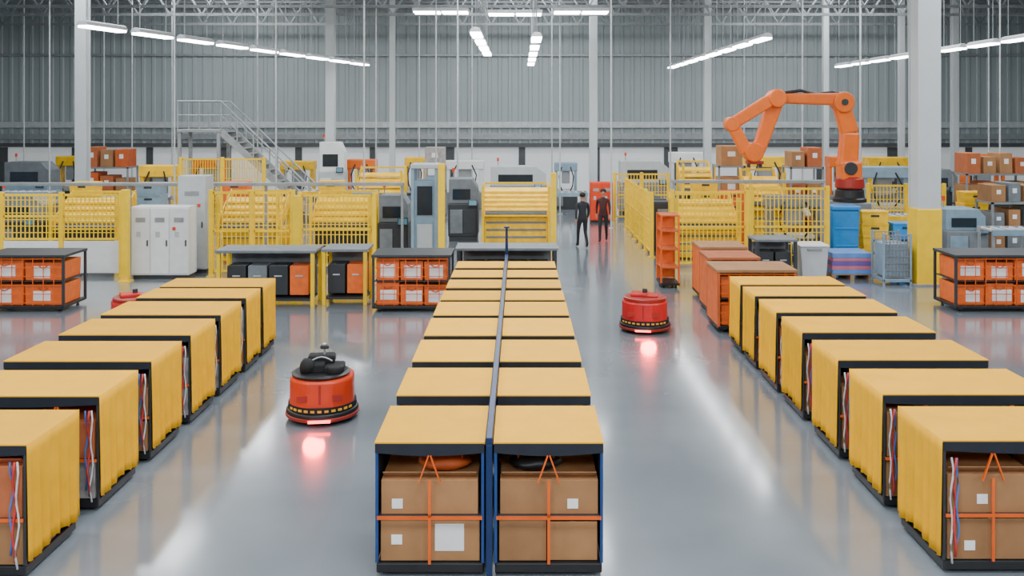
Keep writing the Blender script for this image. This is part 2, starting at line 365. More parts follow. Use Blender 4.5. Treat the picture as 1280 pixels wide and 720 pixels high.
# ------------------------------------------------------------------ mobile robots
def mobile_robot(loc, label, rz=0, black=True):
    t = thing('mobile_robot', loc, label, 'robot', 'red mobile robots', rz)
    sm = M['red'] if black else M['redc']
    MB().lathe([(.44, .03), (.485, .045), (.50, .08), (.50, .15), (.49, .165)], 48).build('skirt', M['black'], t, smooth=True)
    MB().lathe([(.505, .065), (.512, .07), (.512, .105), (.505, .11)], 48).build('lower_trim', M['redd'], t)
    MB().lathe([(.46, .165), (.475, .17), (.475, .25), (.46, .255)], 48).build('bumper', M['rubber'], t)
    for k in range(11):
        a = -PI/2 + (k - 5) * .20
        MB().box((.478*math.cos(a), .478*math.sin(a), .21), (.012, .055, .03), Matrix.Rotation(a, 3, 'Z')).build('marker', M['strip'], t)
    def shell(i, j):
        a = 2*PI*i/48; prof = [(1.0, .255), (1.0, .27), (.985, .575), (.96, .60), (.02, .60)][j]
        c, s_ = math.cos(a), math.sin(a); n = 3.4
        r = .445 / (abs(c)**n + abs(s_)**n)**(1/n) * prof[0]
        r = min(r, .47*prof[0])
        return (r*c, r*s_, prof[1])
    MB().grid(shell, 48, 4).build('shell', sm, t)
    MB().box((0, -.442, .43), (.03, .012, .26)).build('front_seam', M['redd'], t)
    for s in (-1, 1): MB().box((s*.24, -.438, .38), (.14, .012, .08)).build('grille', M['redd'], t)
    if black:
        MB().lathe([(.34, .60), (.40, .605), (.41, .635), (.37, .655)], 36, (-.02, .02, 0)).build('deck', M['black'], t)
        m = MB(); m.box((-.13, .04, .71), (.34, .38, .14)); m.box((.17, .0, .69), (.28, .34, .10)); m.box((-.02, .12, .79), (.38, .22, .13)); m.cyl((.18, -.16, .65), (.18, -.16, .75), .11); m.ball((-.2, -.1, .74), .11)
        m.build('equipment_pack', M['rubber'], t, bevel=.03)
        MB().tube([(-.16 + .05*q, -.08, .80 + .06*math.sin(q*PI/6)) for q in range(7)], .012).build('handle', M['steel'], t)
        MB().cyl((.02, .08, .84), (.02, .08, .99), .016, seg=8).build('sensor_mast', M['steel'], t)
        s = MB().box((.02, .08, .96), (.12, .05, .05)).build('sensor', M['dark'], t, bevel=.01)
        MB().ball((.02, .08, 1.0), .028, (1, 1, .8)).build('sensor_dome', M['lsteel'], s, smooth=True)
    else:
        MB().lathe([(.40, .60), (.42, .605), (.42, .66), (.40, .67)], 36).build('deck', M['redd'], t)
        m = MB(); m.box((-.1, .05, .70), (.36, .34, .06)); m.box((.16, .0, .69), (.2, .28, .04)); m.build('lid', sm, t, bevel=.015)
        MB().cyl((.0, .05, .73), (.0, .05, .80), .05).build('sensor', M['dark'], t)
    for s in (-1, 1): MB().cyl((s*.32 - .03, 0, .05), (s*.32 + .03, 0, .05), .05, seg=16).build('drive_wheel', M['rubber'], t)
    MB().box((0, -.515, .085), (.30, .014, .035)).build('front_glow_strip', M['redglow'], t)  # glowing strip added to put a red reflection on the floor
    l = bpy.data.lights.new('floor_glow_spot', 'SPOT'); l.energy = 70; l.color = (1, .04, .03); l.spot_size = 1.7; l.spot_blend = 1; l.shadow_soft_size = .15
    o = bpy.data.objects.new('floor_glow_spot', l); COL.objects.link(o); o.location = (loc[0], loc[1] - .56, .22); o.rotation_euler = (math.radians(-58), 0, 0)  # unseen red spot added to throw the red glow on the floor
    return t
mobile_robot((-2.80, 13.05, 0), 'red mobile robot with black equipment on top in the left aisle', .12)
mobile_robot((2.48, 18.3, 0), 'red topped mobile robot driving in the right aisle', -.2, False)
mobile_robot((-7.65, 18.3, 0), 'red mobile robot half hidden behind the left cart row', .5, False)

# ------------------------------------------------------------------ background kit
def legs4(m, w, d, h, t, name='leg', th=.06):
    for sx in (-1, 1):
        for sy in (-1, 1): MB().box((sx*(w/2 - th/2), sy*(d/2 - th/2), h/2), (th, th, h)).build(name, m, t, bevel=.004)
def fence(p0, p1, h, label, solid_low=False, dense=.11):
    p0 = Vector((*p0, 0)); p1 = Vector((*p1, 0)); v = p1 - p0; L = v.length
    t = thing('safety_fence', p0, label, 'fence', 'yellow safety fences', math.atan2(v.y, v.x))
    n = max(1, round(L / 1.4)); w = L / n
    for k in range(n + 1):
        p = MB().box((k*w, 0, h/2 + .02), (.11, .11, h + .04)).build('post', M['yfence'], t, bevel=.006)
        MB().box((k*w, 0, .012), (.2, .2, .024)).build('foot_plate', M['yfence'], p)
    for k in range(n):
        m = MB(); a = k*w + .06; b = (k+1)*w - .06; lo = 1.0 if solid_low else .15
        for z in (lo, (lo + h)/2, h - .04): m.box(((a+b)/2, 0, z), (b - a, .03, .06))
        for xx in (a, b): m.box((xx, 0, (lo + h)/2), (.04, .03, h - lo))
        q = int((b - a) / dense)
        for i in range(1, q): m.box((a + (b-a)*i/q, 0, (lo + h)/2), (.028, .016, h - lo))
        for i in range(1, 7): m.box(((a+b)/2, 0, lo + (h-lo)*i/7), (b - a, .014, .02))
        m.build('mesh_panel', M['yfence'], t)
        if solid_low: MB().box(((a+b)/2, 0, .53), (b - a, .04, .84)).build('kick_panel', M['white'], t, bevel=.005)
    return t
def span(x0, x1, d): return PX((x0 + x1)/2, d), (x1 - x0)*d/F
def cabinet(x0, x1, d, h, label, m='white', dep=.6, doors=2):
    xc, w = span(x0, x1, d); t = thing('control_cabinet', (xc, d + dep/2, 0), label, 'cabinet')
    MB().box((0, .02, .05), (w*.96, dep*.9, .1)).build('plinth', M['dark'], t)
    MB().box((0, 0, h/2 + .05), (w, dep, h - .1)).build('body', M[m], t, bevel=.015)
    for k in range(doors):
        dw = w/doors; xx = -w/2 + dw*(k + .5)
        dr = MB().box((xx, -dep/2 - .012, h/2 + .05), (dw - .03, .024, h - .18)).build('door', M[m], t, bevel=.008)
        MB().box((xx + dw*.36, -dep/2 - .035, h*.5), (.03, .03, .16)).build('handle', M['dark'], dr, bevel=.005)
        MB().box((xx, -dep/2 - .027, h*.82), (dw*.5, .01, .12)).build('vent', M['steel'], dr)
        MB().box((xx - dw*.1, -dep/2 - .027, h*.62), (dw*.22, .01, .14)).build('nameplate', M['offw'], dr)
    MB().box((w*.25, -dep/2 - .03, h*.70), (.08, .02, .08)).build('switch', M['red'], t)
    return t
def machine(x0, x1, d, h, label, m='mid', m2='offw', dep=1.2, beacon=True, window=True):
    xc, w = span(x0, x1, d); t = thing('packing_machine', (xc, d + dep/2, 0), label, 'machine')
    MB().box((0, 0, .08), (w*.94, dep*.94, .16)).build('plinth', M['dark'], t)
    MB().box((0, 0, h*.30 + .08), (w, dep, h*.6 - .16)).build('body', M[m], t, bevel=.03)
    MB().prism([(-w*.48, h*.6), (w*.48, h*.6), (w*.48, h*.86), (w*.30, h), (-w*.48, h)], -dep*.4, dep*.4).build('hood', M[m2], t, bevel=.02)
    if window: MB().box((-w*.05, -dep*.4 - .01, h*.75), (w*.6, .02, h*.17)).build('window', M['glass'], t)
    MB().box((-w*.22, -dep/2 - .012, h*.32), (w*.42, .024, h*.38)).build('door', M[m2], t, bevel=.008)
    MB().box((w*.24, -dep/2 - .012, h*.32), (w*.42, .024, h*.38)).build('door', M[m], t, bevel=.008)
    s = MB().box((w*.34, -dep/2 - .06, h*.62), (.30, .08, .22), Matrix.Rotation(-.3, 3, 'X')).build('control_panel', M['dark'], t, bevel=.01)
    MB().box((w*.34, -dep/2 - .105, h*.622), (.24, .01, .16), Matrix.Rotation(-.3, 3, 'X')).build('screen', M['screen'], s)
    if beacon:
        MB().cyl((-w*.36, 0, h), (-w*.36, 0, h + .22), .02, seg=8).build('beacon_pole', M['steel'], t)
        MB().cyl((-w*.36, 0, h + .20), (-w*.36, 0, h + .34), .045, seg=12).build('beacon', M['red'], t)
    return t
def press(x0, x1, d, h, label, m='ymach', m2='dark', dep=1.2):
    """open gantry machine: base, side frames, crosshead, ram, hoses"""
    xc, w = span(x0, x1, d); t = thing('gantry_machine', (xc, d + dep/2, 0), label, 'machine')
    MB().box((0, 0, h*.17), (w, dep, h*.34)).build('base', M[m2], t, bevel=.03)
    for s in (-1, 1): MB().box((s*w*.44, 0, h*.62), (w*.10, dep*.5, h*.56)).build('side_frame', M[m], t, bevel=.02)
    MB().box((0, 0, h*.90), (w*1.02, dep*.6, h*.18)).build('crosshead', M[m], t, bevel=.03)
    MB().box((0, 0, h*.68), (w*.34, dep*.34, h*.28)).build('ram', M['steel'], t, bevel=.02)
    MB().box((0, -.05, h*.37), (w*.72, dep*.7, h*.06)).build('bed', M['lsteel'], t, bevel=.01)
    for s in (-1, 1): MB().tube([(s*w*.2, -dep*.3, h*.9), (s*w*.32, -dep*.42, h*.7), (s*w*.28, -dep*.45, h*.5), (s*w*.15, -dep*.4, h*.36)], .03, 6).build('hose', M['rubber'], t, smooth=True)
    MB().box((-w*.3, -dep/2 - .015, h*.18), (w*.3, .03, h*.22)).build('access_door', M['mid'], t)
    return t
def chute(x0, x1, d, h, label, dep=1.4, n=5, housing='dark'):
    xc, w = span(x0, x1, d); t = thing('sorting_chute', (xc, d + dep/2, 0), label, 'chute')
    legs4(M['yfence'], w*.96, dep*.96, h*.96, t, 'upright', .09)
    MB().box((0, .1, h*.24), (w*.88, dep*.7, h*.44)).build('drive_housing', M[housing], t, bevel=.02)
    if housing != 'dark':
        for z in (.12, .24, .36): MB().box((0, .1 - dep*.35 - .012, h*z), (w*.84, .02, .06)).build('housing_rib', M['mid'], t)
    R = Matrix.Rotation(.42, 3, 'X')
    for k in range(n):
        z = h*(.50 + .42*(k + .3)/n); yy = -dep*.34 + dep*.66*k/n
        MB().box((0, yy, z), (w*.9, dep*.20, .03), R).build('slide', M['ymach'], t)
        MB().box((0, yy - dep*.09, z - .075), (w*.9, .02, .05)).build('slat', M['yfence'], t)
    MB().box((0, .0, h*.66), (w*.86, dep*.98, .02), Matrix.Rotation(.46, 3, 'X')).build('backing', M['dark'], t)
    for s in (-1, 1):
        MB().grid(lambda i, j: (s*w*.465, (-dep*.5, dep*.5)[i], [(h*.40, h*.56), (h*.78, h)][i][j]), 1, 1).build('side_guard', M['ymach'], t, solid=.03)
    MB().box((0, dep*.46, h*.97), (w*.92, .06, .07)).build('top_bar', M['yfence'], t)
    return t
def table(x0, x1, d, h, label, dep=.9, yl=True):
    xc, w = span(x0, x1, d); t = thing('work_table', (xc, d + dep/2, 0), label, 'table')
    MB().box((0, 0, h - .03), (w, dep, .06)).build('table_top', M['mid'], t, bevel=.008)
    legs4(M['yfence'] if yl else M['dark'], w*.97, dep*.94, h - .06, t, th=.08)
    MB().box((0, .04, .14), (w*.88, dep*.84, .05)).build('lower_shelf', M['dark'], t)
    MB().box((0, dep*.40, h*.5), (w*.88, .03, h*.72)).build('back_panel', M['mid'], t)
    n = max(2, int(w/.55))
    for k in range(n):
        cm = 'dark' if not yl else ('otote' if k == n - 1 else ('dark', 'mid')[k % 2])
        u = MB().box(((k + .5)/n*w*.84 - w*.42, .06, h*.44), (w*.84/n - .05, dep*.6, h*.52)).build('drawer_unit', M[cm], t, bevel=.01)
        MB().box(((k + .5)/n*w*.84 - w*.42, .06 - dep*.3 - .012, h*.52), (w*.3/n, .02, .03)).build('handle', M['lsteel'], u)
    return t
def conveyor(x0, x1, d, h, label, dep=.8, rail='blgrey'):
    xc, w = span(x0, x1, d); t = thing('roller_conveyor', (xc, d + dep/2, 0), label, 'conveyor')
    for s in (-1, 1): MB().box((0, s*dep/2, h - .06), (w, .05, .16)).build('side_rail', M[rail] if s < 0 else M['steel'], t, bevel=.008)
    n = max(4, int(w/.25))
    for k in range(n):
        xx = -w/2 + w*(k + .5)/n; MB().cyl((xx, -dep/2 + .03, h - .03), (xx, dep/2 - .03, h - .03), .045, seg=10).build('roller', M['lsteel'], t)
    for xx in (-w*.46, w*.46):
        for s in (-1, 1): MB().box((xx, s*dep*.46, (h - .12)/2), (.07, .05, h - .12)).build('leg', M['steel'], t)
    return t
def tote_cart(x0, x1, d, label, cols, tl, sheet=True, h=1.24, dep=1.05, top='dark'):
    xc, w = span(x0, x1, d); t = thing('tote_cart', (xc, d + dep/2, 0), label, 'cart', 'flat topped carts of orange totes')
    pmat = M['dark'] if top == 'dark' else M['otote2']
    MB().box((0, 0, .105), (w, dep, .06)).build('tray', M['black'], t, bevel=.01)
    MB().box((0, 0, h - .03), (w + .03, dep + .03, .06)).build('top', M[top], t, bevel=.01)
    MB().box((0, 0, .66), (w - .09, dep - .09, .02)).build('shelf', M['dark'], t)
    for sx in (-1, 1):
        if top != 'dark': MB().box((sx*(w/2 - .012), 0, .66), (.016, dep - .1, 1.04)).build('side_panel', M['otote'], t)
        for sy in (-1, 1):
            MB().box((sx*(w/2 - .025), sy*(dep/2 - .025), .65), (.05, .05, 1.09)).build('post', pmat, t)
            c = MB().box((sx*(w/2 - .15), sy*(dep/2 - .12), .07), (.08, .1, .03)).build('caster', M['steel'], t)
            MB().cyl((sx*(w/2 - .15) - .02, sy*(dep/2 - .12), .04), (sx*(w/2 - .15) + .02, sy*(dep/2 - .12), .04), .04, seg=12).build('wheel', M['rubber'], c)
    m = MB(); nb = max(3, int(w/.22))                                  # orange wire mesh across the front
    for k in range(1, nb): m.box((-w/2 + w*k/nb, -dep/2 + .012, .66), (.014, .012, 1.04))
    for k in range(6): m.box((0, -dep/2 + .012, .2 + k*.19), (w - .08, .012, .016))
    m.build('front_mesh', M['orange'], t)
    tw = (w - .14)/cols
    for lv, z, hh in (('lower', .136, .50), ('upper', .671, .49)):
        for k in range(cols):
            pos = ['left', 'right'] if cols == 2 else ['left', 'middle', 'right']
            q = thing('fabric_tote', (xc - w/2 + .07 + tw*(k + .5), d + .53, z), '%s %s orange tote in the %s' % (lv, pos[k], tl), 'tote', 'orange totes in flat topped carts')
            ww = tw - .02; hb = hh*random.uniform(.78, 1)
            MB().prism([(-ww*.48, 0), (ww*.48, 0), (ww*.5, hb), (-ww*.5, hb)], -.44, .42).build('body', M['otote'], q, bevel=.012)
            MB().box((0, -.445, hb - .03), (ww*.98, .012, .05)).build('rim', M['otote2'], q)
            if sheet: MB().box((random.uniform(-.05, .05), -.446, hb*.46), (min(ww*.7, random.uniform(.28, .46)), .008, random.uniform(.2, .3))).build('paper_tag', M['paper'], q)
            MB().tube([(-.1 + .02*i, -.45 - .02*math.sin(i*PI/10), hb*.84 - .05*math.sin(i*PI/10)) for i in range(11)], .012, 6).build('handle', M['otote2'], q)
    return t
def rack(x0, x1, d, h, label, grp, word, mats, levels=3, per=2, dep=1.0):
    xc, w = span(x0, x1, d); t = thing('storage_rack', (xc, d + dep/2, 0), label, 'rack')
    for sx in (-1, 1):
        for sy in (-1, 1): MB().box((sx*(w/2 - .03), sy*(dep/2 - .03), (h - .3)/2), (.06, .06, h - .3)).build('upright', M['steel'], t)
    for k in range(levels):
        z = .15 + (h - .5)*k/(levels - 1)
        MB().box((0, 0, z), (w, dep, .06)).build('shelf', M['dark'] if k < levels - 1 else M['steel'], t)
        hm = min(.8, (h - .5)/(levels - 1) - .1)
        for i in range(per):
            bw = w/per - .05; mm = mats[(k + i) % len(mats)]; hh = hm*random.uniform(.65, 1)
            q = thing('stored_carton', (xc - w/2 + w*(i + .5)/per, d + dep/2, z + .031), word, 'box', grp)
            MB().box((0, 0, hh*.5), (bw*random.uniform(.8, 1), dep*.86, hh)).build('body', M[mm], q, bevel=.01)
            MB().box((0, -dep*.43 - .004, hh*.6), (bw*.3, .006, hh*.25)).build('paper_tag', M['paper'], q)
    return t
def crates(px, d, n, m, word, grp, w=.8, h=.36):
    for k in range(n):
        q = thing('plastic_crate', (PX(px, d) + random.uniform(-.02, .02), d, k*(h + .001)), word, 'crate', grp, random.uniform(-.03, .03))
        MB().prism([(-w*.46, 0), (w*.46, 0), (w*.5, h - .05), (w*.5, h), (-w*.5, h), (-w*.5, h - .05)], -.28, .28).build('body', M[m], q, bevel=.008)
        MB().box((0, -.285, h*.62), (w*.3, .012, .06)).build('hand_hole', M['dark'], q)
        MB().box((0, -.285, h - .03), (w*.98, .02, .045)).build('rim', M[m], q)
def tray_run(x0, x1, d, z, label):
    xc, w = span(x0, x1, d); t = thing('cable_tray', (xc, d, 0), label, 'cable tray')
    MB().box((0, 0, z), (w, .22, .09)).build('tray', M['steel'], t, bevel=.01)
    n = max(2, int(w/3.5) + 1)
    for k in range(n): MB().box((-w/2 + .05 + (w - .1)*k/(n - 1), 0, (z - .045)/2), (.07, .07, z - .045)).build('support', M['steel'], t)

# ---- front layer
tote_cart(-25, 80, 19.9, 'dark topped cart of orange totes at the far left', 2, 'far left dark topped cart')
tote_cart(465, 563, 19.9, 'dark topped cart of orange totes just left of the centre row', 3, 'dark topped cart left of the centre row')
tote_cart(897, 996, 18.0, 'brown topped cart of orange totes directly behind the last right row cart', 2, 'cart directly behind the right row', sheet=False, top='carton')
tote_cart(886, 950, 19.55, 'narrow brown topped cart of orange totes behind the right row', 2, 'narrow cart behind the right row', sheet=False, top='carton2')
tote_cart(876, 934, 21.1, 'rearmost narrow brown topped cart of orange totes behind the right row', 2, 'rearmost narrow cart behind the right row', sheet=False, top='carton')
tote_cart(1194, 1310, 19.9, 'dark topped cart of orange totes at the far right by the column', 3, 'far right dark topped cart')
table(268, 394, 20.4, 1.26, 'wide grey topped table with yellow legs behind the left row')
table(401, 459, 20.6, 1.26, 'narrow grey topped table with yellow legs left of orange tote cart')
table(569, 698, 20.9, 1.24, 'grey topped table standing across the far end of the centre row', yl=False)
table(945, 998, 23.0, 1.15, 'dark grey topped table beside the pale grey bin', yl=False)
# orange upright roll cage
xc, w = span(826, 850, 22.6); t = thing('roll_cage', (xc, 23.0, 0), 'tall narrow orange roll cage behind the right aisle', 'cage')
MB().box((0, 0, .1), (w, .75, .06)).build('base', M['black'], t)
for sx in (-1, 1):
    for sy in (-1, 1):
        MB().box((sx*(w/2 - .02), sy*.35, .96), (.04, .04, 1.68)).build('upright', M['orange'], t)
        MB().cyl((sx*(w/2 - .08) - .02, sy*.28, .036), (sx*(w/2 - .08) + .02, sy*.28, .036), .036, seg=12).build('wheel', M['rubber'], t)
for z in (.5, .95, 1.4, 1.78): MB().box((0, 0, z), (w - .04, .7, .03)).build('shelf', M['otote2'], t)
MB().box((0, .34, .95), (w - .06, .02, 1.6)).build('back_panel', M['otote'], t)
# pale grey bin
xc, w = span(1001, 1037, 23.5); t = thing('waste_bin', (xc, 23.9, 0), 'pale grey wheeled bin between dark table and blue sheets', 'bin')
MB().prism([(-w*.42, .06), (w*.42, .06), (w*.5, .88), (-w*.5, .88)], -.34, .34).build('body', M['offw'], t, bevel=.03)
MB().box((0, 0, .91), (w*1.04, .74, .06)).build('lid', M['white'], t, bevel=.02)
MB().box((0, -.36, .82), (w*.5, .04, .05)).build('handle', M['steel'], t)
for s in (-1, 1): MB().cyl((s*w*.36 - .03, .2, .07), (s*w*.36 + .03, .2, .07), .07, seg=14).build('wheel', M['rubber'], t)
MB().box((0, -.2, .03), (w*.7, .1, .06)).build('foot', M['dark'], t)
# sheets on a pallet
xc, w = span(1040, 1092, 23.8)
def pallet(loc, w, d, label):
    t = thing('pallet', loc, label, 'pallet')
    for k in range(5): MB().box((0, -d/2 + d*(k + .5)/5, .125), (w, d/6, .025)).build('deck_board', M['wood'], t)
    for s in (-1, 0, 1): MB().box((s*(w/2 - .06), 0, .056), (.1, d, .112)).build('runner', M['wood'], t)
    return t
pallet((xc, 24.3, 0), w, .95, 'wooden pallet under the pink and blue sheets')
z = .1385
for nm, hh, l in (('skyb', .11, 'lowest blue'), ('pink', .10, 'lower pink'), ('purple', .12, 'purple middle'), ('pink', .08, 'upper pink'), ('skyb', .13, 'topmost blue')):
    o = MB().box((0, 0, hh/2), (w*random.uniform(.92, .98), .9, hh)).build('panel_stack', M[nm], bevel=.01)
    o.location = (xc, 24.3, z); tag(o, '%s bundle of panels on pallet left of thick column' % l, 'bundle', 'coloured panel bundles'); z += hh + .001
# wire container
xc, w = span(1104, 1140, 23.0); t = thing('wire_container', (xc, 23.4, 0), 'blue grey wire container standing left of the yellow footed column', 'container')
MB().box((0, 0, .12), (w, .8, .08)).build('base', M['blgrey'], t, bevel=.01); legs4(M['blgrey'], w, .8, 1.3, t, 'corner_post', .05)
for s, nm in ((-1, 'front_mesh'), (1, 'back_mesh')):
    m = MB()
    for i in range(1, 8): m.box((-w/2 + w*i/8, s*.37, .72), (.016, .016, 1.1))
    for i in range(7): m.box((0, s*.37, .2 + i*.175), (w - .04, .016, .02))
    m.build(nm, M['steel'], t)
MB().box((0, 0, .62), (w*.86, .66, .84)).build('liner', M['blgrey'], t, bevel=.03)
# ---- fences and machines
fence((PX(2, 24.2), 24.2), (PX(152, 24.2), 24.2), 2.2, 'yellow mesh safety fence with white kick panels at far left', True)
cabinet(164, 236, 23.9, 1.88, 'wide white three door control cabinet beside the far left yellow fence', doors=3)
cabinet(222, 258, 24.8, 2.62, 'tall narrow pale grey cabinet between white cabinet and yellow fence', 'offw', doors=1)
fence((PX(264, 24.3), 24.3), (PX(366, 24.3), 24.3), 2.25, 'yellow mesh safety fence right of the tall pale cabinet')
fence((PX(375, 25.2), 25.2), (PX(468, 25.2), 25.2), 2.1, 'yellow mesh safety fence left of blue grey pillar machine')
fence((PX(840, 25.6), 25.6), (PX(934, 25.6), 25.6), 2.15, 'yellow mesh safety fence behind narrow orange tote cart')
fence((PX(939, 25.0), 25.0), (PX(1034, 25.0), 25.0), 2.3, 'yellow mesh safety fence in front of the orange robot arm')
fence((3.95, 27.6), (3.95, 34.2), 1.9, 'long yellow safety fence running away along the right aisle')
fence((PX(226, 33.2), 33.2), (PX(330, 33.2), 33.2), 2.7, 'tall yellow safety fence under the metal stairs', dense=.09)
fence((PX(768, 37.2), 37.2), (PX(836, 37.2), 37.2), 1.9, 'distant yellow safety fence right of the red cabinet')
fence((PX(1085, 31.2), 31.2), (PX(1180, 31.2), 31.2), 1.9, 'distant yellow safety fence right of the robot arm')
tray_run(-10, 505, 25.85, 2.32, 'long grey cable tray on supports above the left fences')
tray_run(840, 1030, 26.3, 2.36, 'grey cable tray on supports above the right fences')
chute(58, 148, 26.4, 2.0, 'yellow slatted sorting chute behind far left fence')
chute(268, 350, 26.2, 2.05, 'yellow slatted sorting chute behind fence near tall cabinet', housing='ymach')
chute(384, 466, 26.6, 2.0, 'yellow slatted sorting chute behind fence left of the pillar machine')
chute(600, 690, 30.0, 2.0, 'wide yellow slatted sorting chute beyond the centre row', n=6, housing='ymach')
chute(843, 928, 26.9, 1.9, 'yellow slatted sorting chute behind fence right of the aisle', housing='ymach')
chute(442, 504, 34.2, 2.3, 'distant yellow sorting chute beyond the pillar machine', housing='ymach')
chute(852, 896, 35.0, 2.5, 'distant yellow sorting chute left of the stacked brown cartons')
chute(936, 984, 29.6, 2.5, 'yellow sorting chute directly left of the robot arm pedestal', housing='ymach')
machine(-20, 52, 26.6, 1.9, 'dark grey packing machine at the left edge behind the fence', 'dark', 'mid')
machine(472, 510, 26.4, 1.95, 'charcoal packing machine left of the pillar machine', 'dark', 'mid', dep=1.0)
machine(560, 597, 31.0, 2.1, 'grey packing machine left of the wide yellow chute', 'dark', 'mid')
press(962, 1030, 26.8, 1.9, 'charcoal gantry machine behind fence left of blue support', 'mid', 'dark', dep=.9)
machine(2, 60, 37, 2.35, 'blue grey packing machine in the far left background', 'blgrey', 'mid')
machine(612, 684, 38.5, 2.1, 'pale packing machine far behind the wide yellow chute', 'mid', 'offw')
machine(775, 838, 39.0, 2.3, 'pale packing machine in the background right of red cabinet', 'mid', 'offw')
press(1082, 1140, 34, 2.35, 'blue grey gantry machine right of the robot arm', 'blgrey', 'mid')
machine(1146, 1200, 36.5, 2.1, 'dark packing machine seen behind the thick column', 'dark', 'mid')
machine(1184, 1236, 26.4, 1.55, 'low grey packing machine right of the thick column', 'mid', 'blgrey')
machine(398, 430, 39.0, 3.1, 'tall white packing machine beyond the foot of the stairs', 'offw', 'white', dep=.9)
press(170, 215, 34.0, 2.4, 'yellow gantry machine left of the metal stairs', 'ymach', 'mid')
press(432, 468, 40.5, 2.3, 'orange gantry machine far behind the stairs', 'ror', 'dark')
press(505, 531, 40.5, 2.4, 'yellow gantry machine far behind the lift tower')
press(556, 604, 41.5, 2.2, 'white gantry machine far behind the grey packing machine', 'white', 'mid')
press(66, 98, 41.5, 2.4, 'yellow gantry machine at far left background')
press(348, 390, 41.0, 2.2, 'yellow gantry machine seen beyond the stairs')
press(236, 280, 41.0, 2.3, 'orange gantry machine beyond the stair platform', 'ror', 'dark')
press(840, 880, 41.0, 2.6, 'white gantry machine in the background left of the cartons', 'white', 'mid')
press(935, 985, 39.0, 2.5, 'yellow gantry machine in background left of robot arm')
press(1040, 1070, 39.0, 2.5, 'orange gantry machine in the background behind robot arm', 'ror', 'mid')
press(694, 722, 41.5, 2.1, 'blue grey gantry machine at the far end of the middle aisle', 'blgrey', 'dark')
press(1088, 1140, 40.5, 2.4, 'yellow gantry machine in the background left of thick column', 'ymach', 'mid')
press(1212, 1262, 36.5, 2.7, 'orange gantry machine in the background behind far right racks', 'ror', 'dark')
conveyor(1096, 1160, 28.6, 1.1, 'roller conveyor right of the blue support', rail='ymach')
conveyor(-10, 60, 31.5, 1.6, 'high roller conveyor at the far left')
conveyor(106, 205, 30.6, 1.5, 'high roller conveyor behind the white control cabinet', rail='ymach')
conveyor(372, 470, 30.6, 1.7, 'high yellow railed roller conveyor beyond the left fences', rail='ymach')
conveyor(690, 735, 36.0, 1.2, 'short roller conveyor beyond the walking people')
conveyor(1240, 1300, 24.0, 1.25, 'roller conveyor at the right edge behind orange totes')
cabinet(738, 766, 36.2, 1.6, 'red cabinet beyond the two walking people', 'red')
for k, l in enumerate(('nearest', 'second', 'third', 'farthest')):
    y = 28.7 + k*1.4; cabinet(VX + 4.45*F/y - 13, VX + 4.45*F/y + 13, y, 1.55 - .05*k, 'charcoal cabinet behind the long right aisle fence, %s of four' % l, 'dark', doors=1)
rack(104, 160, 36.6, 2.5, 'storage rack of brown and orange cartons at far left', 'cartons on far left rack', 'carton on the far left storage rack', ['carton', 'otote2', 'carton2'], per=3)
rack(898, 932, 31.2, 2.85, 'tall storage rack of brown cartons left of robot arm', 'cartons on rack left of robot', 'brown carton on rack left of robot arm', ['carton'], per=1)
rack(988, 1030, 31.4, 2.8, 'tall storage rack of cartons just behind the robot arm', 'cartons on rack behind robot', 'carton on the rack behind robot arm', ['carton', 'carton2'], per=2)
rack(1208, 1290, 31.0, 2.6, 'wide storage rack of brown cartons at the far right', 'cartons on far right rack', 'brown carton on the wide rack at far right', ['carton', 'carton', 'carton2'], per=4)
rack(1240, 1300, 27.2, 2.0, 'low storage rack of cartons at the right edge', 'cartons on low right rack', 'carton on the low rack at right edge', ['carton', 'mid'], per=3)
rack(530, 556, 37.0, 2.5, 'small storage rack behind the blue grey pillar machine', 'cartons on small rack', 'carton on small rack behind pillar machine', ['carton3', 'blgrey'], per=1)
for px, d, n, m, wd in ((108, 28.9, 6, 'ymach', 'yellow'), (148, 28.9, 4, 'otote', 'orange'), (190, 28.6, 6, 'blgrey', 'blue grey'), (296, 29.0, 6, 'otote', 'orange'), (336, 29.0, 5, 'ymach', 'yellow'), (416, 29.4, 6, 'ymach', 'yellow'), (458, 29.3, 5, 'blgrey', 'blue grey')):
    crates(px, d, n, m, '%s plastic crate in a stack behind the left fences' % wd, '%s crates behind the left fences' % wd)
for px, d, n, m, wd in ((880, 29.6, 6, 'ymach', 'yellow'), (914, 29.8, 5, 'otote', 'orange'), (1090, 27.2, 4, 'ymach', 'yellow'), (1127, 27.3, 3, 'drum', 'bright blue'), (1215, 29.6, 5, 'ymach', 'yellow')):
    crates(px, d, n, m, '%s plastic crate in a stack on the right half of the hall' % wd, '%s crates on the right half' % wd)
# pillar machine
xc, w = span(514, 546, 25.2); t = thing('lift_tower', (xc, 25.7, 0), 'tall blue grey lift tower machine with glass front', 'machine')
MB().box((0, 0, .1), (w*1.2, .95, .2)).build('base', M['dark'], t, bevel=.02)
for sx in (-1, 1):
    for sy in (-1, 1): MB().box((sx*w*.46, sy*.4, 1.5), (.08, .08, 2.6)).build('upright', M['blgrey'], t)
MB().box((0, .05, 1.35), (w*.82, .7, 2.2)).build('cabin', M['blgrey'], t, bevel=.02)
MB().box((0, -.31, 1.9), (w*.6, .02, .8)).build('window', M['glass'], t)
MB().box((0, -.31, .9), (w*.6, .02, .7)).build('door', M['offw'], t)
MB().box((0, 0, 2.85), (w*1.1, .95, .12)).build('cap', M['offw'], t, bevel=.02)
def bollard(px, d, h, label):
    t = thing('guard_post', (PX(px, d), d, 0), label, 'post')
    MB().box((0, 0, h/2), (.18, .18, h)).build('shaft', M['yfence'], t, bevel=.01); MB().box((0, 0, .012), (.3, .3, .024)).build('foot_plate', M['yfence'], t)
